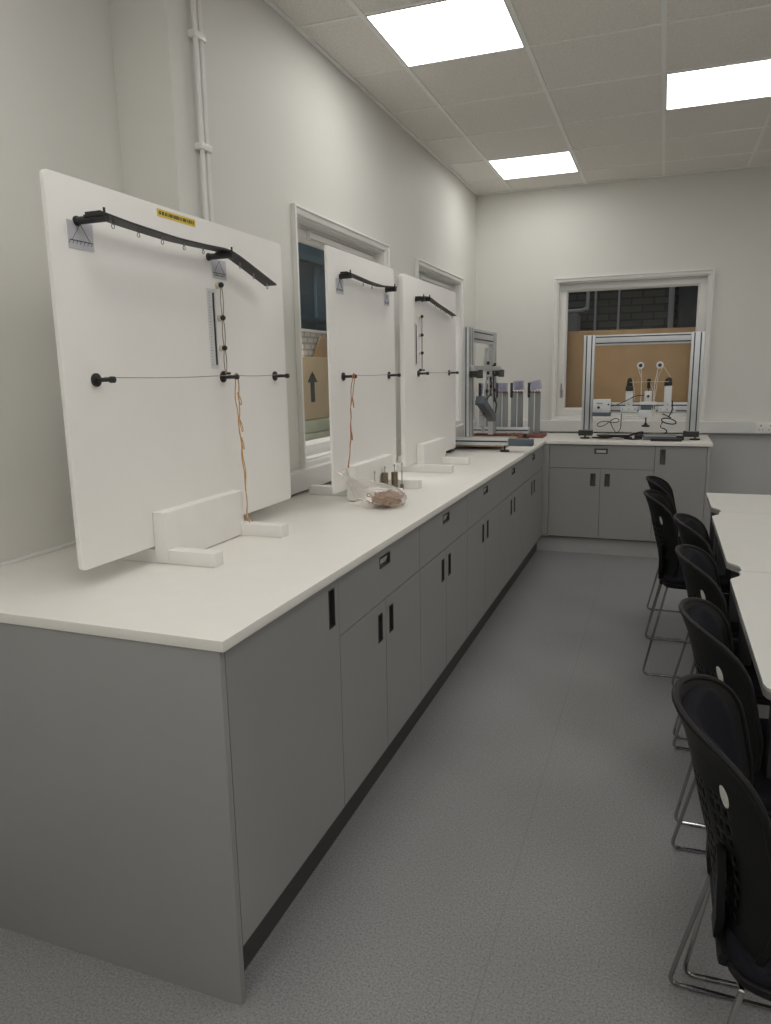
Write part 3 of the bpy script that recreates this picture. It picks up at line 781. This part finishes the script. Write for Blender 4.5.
for x in (1.424, 1.561):
    r = MB().lathe((x, 4.745, 1.464), [(.0135, -.006), (.024, -.006), (.026, -.003), (.022, .0), (.026, .003), (.024, .006), (.0135, .006)], 22, 'y')
    # slim stem holding the pulley up from the lower rail
    r.tube([(x+(.006 if x < 1.5 else -.012), 4.752, 1.44), (x+(.012 if x < 1.5 else -.030), 4.768, 1.32), (x+(.012 if x < 1.5 else -.030), 4.772, 1.184)], .0028, 6)
    pu = r.build('pulley', 'whitemetal', t)
    MB().lathe((x, 4.745, 1.464), [(.0133, -.008), (.0133, .008)], 18, 'y').build('hub', 'black', pu)
co = MB()
co.tube([(1.352, 4.742, 1.338), (1.489, 4.738, 1.342), (1.630, 4.742, 1.340)], .0016, 6)
co.tube([(1.585, 4.742, 1.455), (1.605, 4.742, 1.43), (1.640, 4.742, 1.375)], .0022, 6)
co.tube([(1.585, 4.742, 1.455), (1.552, 4.740, 1.38), (1.545, 4.738, 1.30), (1.535, 4.735, 1.22), (1.525, 4.733, 1.10), (1.515, 4.735, .96), (1.52, 4.74, .944)], .0022, 6)
co.tube([(1.401, 4.742, 1.46), (1.437, 4.740, 1.36), (1.440, 4.738, 1.25), (1.432, 4.733, 1.19)], .0022, 6)
co.tube([(1.372, 4.742, 1.36), (1.385, 4.740, 1.29), (1.392, 4.738, 1.20)], .0022, 6)
co.tube([(1.500, 4.738, 1.33), (1.525, 4.736, 1.27), (1.528, 4.734, 1.19)], .0022, 6)
for i in range(5):
    x = 1.545+.013*i
    co.tube([(x-.03, 4.733, 1.15), (x-.01, 4.728, 1.06), (x, 4.732, .99), (x-.008, 4.74, .944)], .0018, 6)
co.build('white_cords', 'whitecord', t)
# control box on the frame
b = MB().box(1.087, 1.217, 4.700, 4.768, 1.112, 1.212, .004).build('control_box', 'whitemetal', t)
MB().box(1.083, 1.221, 4.695, 4.769, 1.082, 1.1115, .004).build('box_base', 'bluegrey', t)
k = MB().lathe((1.130, 4.6995, 1.150), [(.009, -.010), (.011, -.002), (.011, .0)], 16, 'y'); k.lathe((1.203, 4.6995, 1.172), [(.006, -.008), (.007, 0)], 14, 'y'); k.build('knob', 'black', b)
k = MB()
for i in range(6): k.box(1.115+i*.0075, 1.120+i*.0075, 4.6992, 4.7000, 1.178, 1.186)
k.build('printed_mark', 'ink', b)

def cable(name, label, paths, r, m='black', cat='cable'):
    c = MB()
    for p in paths: c.tube(p, r, 7)
    return tag(c.build(name, m), label, cat)
def smooth(pts, n=6):
    P = [Vector(p) for p in pts]; out = []
    for i in range(len(P)-1):
        p0, p1, p2, p3 = P[max(i-1, 0)], P[i], P[i+1], P[min(i+2, len(P)-1)]
        for k in range(n):
            t_ = k/n
            out.append(.5*((2*p1)+(p2-p0)*t_+(2*p0-5*p1+4*p2-p3)*t_**2+(3*p1-p0-3*p2+p3)*t_**3))
    out.append(P[-1]); return out
cable('power_lead', 'black lead with a hanging loop below the control box', [smooth([(1.222, 4.735, 1.160), (1.25, 4.72, 1.165), (1.29, 4.725, 1.18), (1.34, 4.735, 1.205), (1.40, 4.735, 1.235), (1.458, 4.738, 1.24)]),
    smooth([(1.30, 4.735, 1.10), (1.30, 4.72, 1.03), (1.295, 4.73, .98), (1.27, 4.72, .955), (1.24, 4.73, .99), (1.215, 4.73, 1.035), (1.16, 4.725, 1.04), (1.125, 4.72, 1.02), (1.14, 4.72, 1.0), (1.18, 4.725, 1.012), (1.215, 4.73, 1.04), (1.255, 4.725, 1.065), (1.285, 4.72, 1.055), (1.27, 4.72, 1.035), (1.22, 4.725, 1.035)])], .0032)
heap = []
random.seed(33)
for i in range(7):
    heap.append(smooth([(1.08+.05*i+random.uniform(-.03, .03), 4.78+random.uniform(-.05, .06), ZT+.008+.004*i), (1.17+random.uniform(-.05, .05), 4.74+random.uniform(-.03, .06), ZT+.014+.003*i), (1.25+random.uniform(-.05, .05), 4.80+random.uniform(-.05, .05), ZT+.016+.002*i), (1.33+random.uniform(-.03, .06), 4.76+random.uniform(-.04, .05), ZT+.010+.002*i)]))
cable('power_lead', 'heap of black leads on the worktop behind the left foot of the portal frame', heap, .0055)
cable('power_lead', 'black leads trailing across the worktop to the multi-way power strip', [smooth([(1.34, 4.79, ZT+.02), (1.39, 4.83, ZT+.035), (1.44, 4.86, ZT+.03), (1.47, 4.84, ZT+.02)]), smooth([(1.33, 4.75, ZT+.008), (1.38, 4.72, ZT+.006), (1.42, 4.73, ZT+.006), (1.462, 4.74, ZT+.01)]),
    smooth([(1.36, 4.84, ZT+.02), (1.42, 4.85, ZT+.045), (1.46, 4.86, ZT+.05), (1.455, 4.85, ZT+.03)])], .006)
ring = [(1.645+.052*math.cos(a), 4.735+.006*math.sin(3*a), 1.045+.020*math.sin(a)-.10*.05*math.cos(a)*2) for a in [2*PI*i/26 for i in range(53)]]
cable('power_lead', 'coiled black lead hanging below the right bracket', [smooth(ring, 2), smooth([(1.662, 4.742, 1.20), (1.664, 4.735, 1.13), (1.64, 4.735, 1.075)]), smooth([(1.60, 4.735, 1.04), (1.59, 4.735, 1.0), (1.62, 4.735, .985), (1.635, 4.74, .965), (1.62, 4.75, .95)]), smooth([(1.60, 4.74, 1.10), (1.63, 4.735, 1.085), (1.66, 4.735, 1.07)])], .0045)
u = thing('power_strip', 'slate grey multi-way power unit lying on the far worktop', 'power strip', (1.59, 4.78, ZT))
MB().box(1.468, 1.705, 4.715, 4.775, ZT+.0003, .940, .004).build('body', 'bluegrey', u)
MB().box(1.475, 1.700, 4.7145, 4.7149, .932, .936).build('pale_edge', 'whitemetal', u)
MB().box(1.706, 1.760, 4.73, 4.77, ZT+.0003, .935, .006).build('plug', 'black', u)
tag(MB().box(1.522, 1.742, 4.635, 4.685, ZT+.0003, .921, .003).build('black_bar', 'black'), 'flat black bar lying in front of the slate grey power unit', 'bar')
tag(MB().box(1.40, 1.46, 4.80, 4.86, ZT+.0003, .938, .008).build('plug_adapter', 'black'), 'black plug adapter standing left of the power unit', 'adapter')

# ------------------------------------------------------------------ table
def table(label, x0, x1, ya, yb, cuts, legs):
    t = thing('table', label, 'table', ((x0+x1)/2, (ya+yb)/2, 0), 'pale tables pushed end to end')
    r = cuts
    poly = []
    d, e = .038, .115
    def corner(px, py, sx, sy, cut):
        # sx, sy point into the table
        if cut: return [(px+sx*d, py), (px+sx*d, py+sy*.055), (px+sx*(d-.006), py+sy*.072), (px+sx*.005, py+sy*(e-.004)), (px, py+sy*(e+.012))]
        return [(px+sx*.006, py), (px, py+sy*.006)]
    c = corner(x0, ya, 1, 1, cuts[0]); poly += c
    c = corner(x0, yb, 1, -1, cuts[1]); poly += list(reversed(c))
    c = corner(x1, yb, -1, -1, cuts[1]); poly += c
    c = corner(x1, ya, -1, 1, cuts[0]); poly += list(reversed(c))
    MB().prism(poly, 'z', .727, .735).build('top', 'table', t)
    MB().prism([((p[0]-(x0+x1)/2)*.9985+(x0+x1)/2, p[1]) for p in poly], 'z', .709, .7269).build('edge_band', 'tedge', t)
    for (lx, ly) in legs:
        MB().box(lx-.02, lx+.02, ly-.02, ly+.02, .0003, .708, .002).build('leg', 'tleg', t)
    fr = MB()
    fx0, fx1 = min(l[0] for l in legs), max(l[0] for l in legs); fy0, fy1 = min(l[1] for l in legs), max(l[1] for l in legs)
    for y in (fy0, fy1): fr.box(fx0+.0205, fx1-.0205, y-.012, y+.012, .660, .7085)
    for x in (fx0+.03, fx1-.03): fr.box(x-.010, x+.010, fy0+.013, fy1-.013, .665, .7085)
    fr.build('frame_rail', 'tleg', t)
TX0 = 1.838; TX1 = 2.60
table('pale table nearest the viewer, its corner clipped, beside the nearest chairs', TX0-.004, TX1, .395, 1.538, (True, True), [(1.885, .60), (1.885, 1.33), (2.55, .60), (2.55, 1.33)])
table('pale middle table with clipped corners at both ends', TX0+.004, TX1, 1.541, 2.690, (True, True), [(1.890, 1.76), (1.890, 2.47), (2.55, 1.76), (2.55, 2.47)])
table('short pale table at the far end of the row', TX0+.015, TX1, 2.693, 3.290, (True, False), [(1.900, 2.86), (1.900, 3.22), (2.55, 2.86), (2.55, 3.22)])

# ------------------------------------------------------------------ chairs
def lerp(tab, z):
    for (a, b) in zip(tab[:-1], tab[1:]):
        if a[0] <= z <= b[0]: return a[1]+(b[1]-a[1])*(z-a[0])/(b[0]-a[0])
    return tab[0][1] if z < tab[0][0] else tab[-1][1]
XC = [(.43, -.178), (.50, -.185), (.58, -.200), (.66, -.220), (.74, -.238), (.79, -.252), (.84, -.272)]
HW = [(.43, .170), (.48, .195), (.55, .208), (.62, .212), (.69, .208), (.748, .202), (.783, .193), (.804, .180), (.818, .162), (.829, .138), (.837, .105), (.842, .065), (.845, .012)]
FW = [(.43, .045), (.50, .070), (.60, .088), (.76, .100), (.81, .094), (.85, .082)]
ZTOP = .845
def back_pt(u, z, off=0.0):
    w = lerp(HW, z); y = u*w
    x = lerp(XC, z)+lerp(FW, z)*(y/.2)**2+off
    return Vector((x, y, z))
def make_chair():
    t = thing('chair', '', 'chair', (0, 0, 0), 'black chairs along the table')
    # backrest shell with slots
    b = MB(); bm = b.bm
    nu, nv = 56, 78; z0, z1 = .440, ZTOP
    zs = [z0+(z1-z0)*(1-(1-j/nv)**1.15) for j in range(nv+1)]
    G = [[bm.verts.new(back_pt(-1+2*i/nu, zs[j])) for i in range(nu+1)] for j in range(nv+1)]
    for j in range(nv):
        for i in range(nu):
            u = -1+2*(i+.5)/nu; z = (zs[j]+zs[j+1])/2
            hole = False
            if .50 < z < .725 and abs(u) < .72:
                row = j % 5; col = (i + (2 if (j//5) % 2 else 0)) % 4
                hole = row in (0, 1, 2) and col in (1, 3) and (i//2) % 4 != 3
            if not hole: bm.faces.new((G[j][i], G[j][i+1], G[j+1][i+1], G[j+1][i]))
    bk = b.build('backrest', 'shell', t)
    so = bk.modifiers.new('thickness', 'SOLIDIFY'); so.thickness = .006; so.offset = 0
    # rolled rim round the shell
    r = MB(); zr = [z0+(ZTOP-z0)*(1-(1-k/36)**1.7) for k in range(37)]; pts = [back_pt(-1, z) for z in zr]+[back_pt(1, z) for z in reversed(zr)]
    r.tube(pts, .0068, 8); r.build('rim', 'shell', bk)
    # pad on the front
    p = MB(); NU, NV = 22, 24; F, K = [], []
    for j in range(NV+1):
        z = .515+(.820-.515)*(1-(1-j/NV)**1.5); rowf, rowk = [], []
        for i in range(NU+1):
            u = (-1+2*i/NU)
            w = lerp(HW, z); s = max(0.02, (w-.036)/w)
            edge = min(1, min((1-abs(u))*7, j*.5, (NV-j)*.5)); e2 = math.sqrt(max(0, 1-(1-edge)**2))
            rowf.append(p.bm.verts.new(back_pt(u*s, z, .006+.022*e2))); rowk.append(p.bm.verts.new(back_pt(u*s, z, .0045)))
        F.append(rowf); K.append(rowk)
    for j in range(NV):
        for i in range(NU):
            p.bm.faces.new((F[j][i], F[j][i+1], F[j+1][i+1], F[j+1][i])); p.bm.faces.new((K[j][i], K[j+1][i], K[j+1][i+1], K[j][i+1]))
    for j in range(NV):
        for i in (0, NU): p.bm.faces.new((F[j][i], F[j+1][i], K[j+1][i], K[j][i]))
    for i in range(NU):
        for j in (0, NV): p.bm.faces.new((F[j][i], K[j][i], K[j][i+1], F[j][i+1]))
    p.build('back_pad', 'fabric', t, 60)
    # rear supports sweeping down to the seat
    v = MB()
    for s in (-1, 1):
        ring = []
        for k in range(15):
            q = k/14; z = .625-.195*q; u = s*(.58+.06*q-.16*q**3)
            c = back_pt(u, max(z, .44), -.012-.010*math.sin(PI*q)); c.z = z
            if z < .44: c = back_pt(u, .44, -.012+(.44-z)*.9); c.z = z
            w = .013+.012*q
            ring.append([c+Vector((-.006, -w, 0)), c+Vector((.008, -w, 0)), c+Vector((.008, w, 0)), c+Vector((-.006, w, 0))])
        v.rings(ring)
    v.box(-.185, -.13, -.165, .165, .428, .452, .008)
    v.build('back_support', 'shell', t)
    # badge
    d = MB(); c0 = Vector((0, 0, 0)); ring1, ring2 = [], []
    for k in range(20):
        a = 2*PI*k/20; uu = -.70+.036*math.cos(a); zz = .735+.019*math.sin(a)
        ring1.append(back_pt(uu, zz, -.0034)); ring2.append(back_pt(uu, zz, -.0050))
    d.rings([ring1, ring2]); bd = d.build('badge', 'badge', t)
    # seat
    def seat_ring(sx, z, fr):
        pts = []
        for k in range(48):
            a = 2*PI*k/48; ca, sa = math.cos(a), math.sin(a); e = .32
            x = (.205*sx)*math.copysign(abs(ca)**e, ca); y = (.225*sx)*math.copysign(abs(sa)**e, sa)
            dz = -.018*max(0, (x-.10)/.105)**2*fr+.008*(abs(y)/.225)**3
            pts.append(Vector((x+.03, y, z+dz)))
        return pts
    s = MB(); s.rings([seat_ring(.90, .418, 1), seat_ring(.97, .421, 1), seat_ring(1.0, .430, 1), seat_ring(1.0, .440, 1), seat_ring(.985, .443, 1)]); s.build('seat_shell', 'shell', t, 50)
    s = MB(); s.rings([seat_ring(.975, .4435, 1), seat_ring(.985, .450, 1), seat_ring(.975, .462, 1), seat_ring(.94, .470, 1), seat_ring(.85, .474, 1), seat_ring(.6, .474, .6), seat_ring(.3, .473, .3)]); s.build('seat_pad', 'fabric', t, 60)
    # sled frame
    for sy in (-1, 1):
        y = sy*.250; yt = sy*.205; R = .028; pts = []
        A = Vector((-.150, yt, .424)); Bv = Vector((-.240, y, .0056)); Cv = Vector((.225, y, .0056)); Dv = Vector((.130, yt, .424))
        def fil(P, Q, S, n=6):
            a = (P-Q).normalized(); b_ = (S-Q).normalized(); out = []
            for k in range(n+1):
                q = k/n; out.append(Q+a*R*(1-q)**2+b_*R*q**2)
            return out
        pts = [A]+fil(A, Bv, Cv)+[Bv.lerp(Cv, .3), Bv.lerp(Cv, .7)]+fil(Bv, Cv, Dv)+[Dv]
        lg = MB().tube(pts, .0054, 10).build('sled_leg', 'chrome', t)
        for q in (.14, .86):
            c = Bv.lerp(Cv, q); MB().box(c.x-.018, c.x+.018, c.y-.0062, c.y+.0062, .0003, .0095, .002).build('glide', 'clearp', lg)
    cr = MB()
    for x in (-.150, .130): cr.tube([(x, -.205, .423), (x, .205, .423)], .0054, 10)
    for y in (-.16, .16): cr.tube([(-.15, y, .419), (.13, y, .419)], .0048, 8)
    cr.build('under_frame', 'chrome', t)
    return t
def copy_tree(o, parent=None):
    c = o.copy(); C.objects.link(c); c.parent = parent
    for ch in list(o.children): copy_tree(ch, c)
    return c
chair0 = make_chair()
spots = [(1.803, 3.045, .0, 'black chair pulled out from the table, farthest from the viewer'),
         (1.803, 2.530, .0, 'black chair pulled out from the table, second from the far end'),
         (1.932, 1.920, .0, 'black chair tucked under the table, farthest of the four tucked ones'),
         (1.930, 1.330, .0, 'black chair tucked under the table behind the second-nearest one'),
         (1.930, .700, .045, 'black chair tucked under the near table, second nearest the viewer'),
         (1.908, .150, .0, 'black chair nearest the viewer at the lower right of the photo')]
for i, (x, y, rz, lab) in enumerate(spots):
    c = chair0 if i == 0 else copy_tree(chair0)
    c.location = (x, y, 0); c.rotation_euler = (0, 0, rz); c['label'] = lab; c['category'] = 'chair'; c['group'] = 'black chairs along the table'

# ------------------------------------------------------------------ beyond the windows
struct(MB().box(-3.6, -.36, .2, 9.0, -.10, -.002).build('ground', 'yard'), 'grey workshop floor beyond the side windows', 'floor')
struct(MB().box(-3.7, -3.6, .2, 9.0, 0, 4.2).build('wall_outer_left', 'outside'), 'dark workshop wall beyond the side windows', 'wall')
struct(MB().box(-.3, 4.5, D+.25, 7.2, -.10, -.002).build('ground', 'yard'), 'grey workshop floor beyond the far window', 'floor')
struct(MB().box(-1.2, 4.5, 7.2, 7.35, 0, 4.2).build('wall_outer_back', 'outbrick'), 'grey painted brick wall seen through the far window', 'wall')

bx = thing('carton', 'brown carton with a black up-arrow seen through the nearer side window', 'cardboard box', (-1.05, 3.8, 1.12))
MB().box(-1.30, -.80, 3.25, 4.15, 1.120, 1.566, .004).build('carton_body', 'carton', bx)
a = MB(); yc = 3.632
a.prism([(yc-.034, 1.243), (yc+.034, 1.243), (yc+.030, 1.385), (yc+.085, 1.385), (yc+.004, 1.462), (yc-.082, 1.385), (yc-.036, 1.385)], 'x', -.7995, -.798)
a.build('up_arrow', 'ink', bx)
st = thing('wrapped_stack', 'pale green wrapped stack under the carton beyond the side window', 'stack', (-1.05, 3.8, 0))
for i in range(12):
    z = .002+i*.093; MB().box(-1.34+.01*(i % 2), -.78-.008*(i % 2), 3.20, 4.22, z, z+.089, .008).build('slab', 'green', st)
rk = thing('machine_column', 'dark blue steel machine column seen through the nearer side window', 'machine', (-1.9, 5.3, 0))
MB().box(-2.1, -1.60, 4.30, 7.2, .002, 3.2, .02).build('column_body', 'bluesteel', rk)
MB().box(-1.599, -1.56, 5.35, 5.95, 1.2, 2.45, .01).build('panel', 'bluesteel2', rk)
MB().box(-1.599, -1.50, 4.55, 7.0, 2.46, 2.52, .008).build('ledge', 'bluesteel2', rk)
MB().box(-1.599, -1.54, 4.85, 6.9, 2.53, 3.0, .01).build('upper_panel', 'bluesteel2', rk)
bo = MB()
for z in (1.55, 1.72, 1.9, 2.1, 2.3): bo.cyl((-1.565, 5.88, z), (-1.545, 5.88, z), .018, 12)
for y in (5.25, 5.50, 5.8): bo.cyl((-1.545, y, 2.72), (-1.525, y, 2.72), .022, 12)
bo.build('bolt', 'carc', rk)
MB().box(-1.599, -1.52, 4.6, 7.0, 1.93, 1.97, .006).build('lower_ledge', 'bluesteel', rk)
pb = thing('white_bin', 'white ribbed bin standing on the carton beyond the side window', 'bin', (-1.0, 3.85, 1.57))
MB().prism([(3.63, 1.5665), (3.98, 1.5665), (4.02, 1.742), (3.60, 1.742)], 'x', -1.15, -.86).build('bin_body', 'white_brick', pb)
MB().box(-1.17, -.845, 3.585, 4.035, 1.743, 1.765, .004).build('bin_rim', 'gloss', pb)
bag_ = MB().prism([(3.735, 1.567), (4.12, 1.567), (4.12, 1.70), (3.875, 1.725)], 'x', -.845, -.835, .002)
tag(bag_.build('brown_panel', 'card2'), 'dark brown slanted panel leaning on the white bin', 'panel')

lp = thing('workshop_fill', 'added strip lamp brightening the workshop beyond the side windows, outside the view', 'lamp', (-1.0, 2.6, 3.3))  # unseen lamp, added to brighten what the side windows show
MB().box(-1.16, -.84, 1.6, 3.6, 3.30, 3.36, .01).build('housing', 'gloss', lp)
MB().box(-1.12, -.88, 1.65, 3.55, 3.285, 3.2995).build('fill_tube', 'workfill', lp)
for y in (1.9, 3.3): MB().cyl((-1.0, y, 3.36), (-1.0, y, 4.3), .006, 8).build('suspension_rod', 'steel', lp)

# cardboard behind the far window
tag(MB().box(.62, 1.95, 5.585, 5.60, .0, 1.775, .003).build('cardboard_sheet', 'card'), 'large brown cardboard sheet standing behind the far window', 'cardboard')
tag(MB().box(.58, .985, 5.567, 5.580, .0, 1.765, .003).build('cardboard_sheet', 'card2'), 'narrower darker cardboard strip at the left behind the far window', 'cardboard')
for k, (x, lab) in enumerate(((.93, 'thin pale conduit on the brick wall, left of three'), (1.17, 'thin pale conduit on the brick wall, middle of three'), )):
    tag(MB().cyl((x-.06, 7.17, 0), (x-.06, 7.17, 3.6), .012, 10).build('wall_conduit', 'trunk'), lab, 'pipe', 'conduits on the brick wall')
tag(MB().box(1.605, 1.660, 7.10, 7.198, 0, 3.6, .005).build('wall_conduit', 'trunk'), 'broad pale trunking on the brick wall at the right', 'pipe', 'conduits on the brick wall')
tag(MB().box(1.70, 2.35, 6.95, 7.198, 0, 3.2, .01).build('wall_cabinet', 'tleg'), 'tall dark cabinet against the brick wall at the right', 'cabinet')
tag(MB().box(.50, .72, 6.85, 7.198, 0, 2.02, .01).build('wall_cabinet', 'tedge'), 'pale grey cabinet against the brick wall at the left', 'cabinet')
tag(MB().tube(smooth([(.40, 7.05, 2.06), (.70, 7.05, 2.06), (.78, 7.05, 2.08), (.80, 7.05, 2.16), (.80, 7.05, 3.0)]), .018, 10).build('bent_pipe', 'trunk'), 'pale bent pipe above the pale grey cabinet outside', 'pipe')

# ------------------------------------------------------------------ world, camera, colour
w = bpy.data.worlds.new('world'); bpy.context.scene.world = w; w.use_nodes = True
w.node_tree.nodes['Background'].inputs['Color'].default_value = (.9, .95, 1, 1)
w.node_tree.nodes['Background'].inputs['Strength'].default_value = .32

cam = bpy.data.cameras.new('camera'); co_ = bpy.data.objects.new('camera', cam); C.objects.link(co_)
yaw, pit, rol = map(math.radians, (-20.66472619, -10.8266261, -1.02376098))
cy, sy, cp_, sp = math.cos(yaw), math.sin(yaw), math.cos(pit), math.sin(pit)
f = Vector((sy*cp_, cy*cp_, sp)); r = Vector((cy, -sy, 0)); u = r.cross(f)
r2 = math.cos(rol)*r+math.sin(rol)*u; u2 = -math.sin(rol)*r+math.cos(rol)*u
mw = Matrix.Identity(4)
for i in range(3): mw[i][0], mw[i][1], mw[i][2] = r2[i], u2[i], -f[i]
mw.translation = Vector((1.5845591, -1.23171194, 1.4459021))
co_.matrix_world = mw
cam.sensor_fit = 'HORIZONTAL'; cam.sensor_width = 36; cam.lens = 729.55*36/771; cam.clip_start = .05
sc = bpy.context.scene; sc.camera = co_
vs = sc.view_settings; vs.view_transform = 'Standard'; vs.look = 'None'; vs.gamma = 1; vs.use_curve_mapping = False; vs.exposure = .04
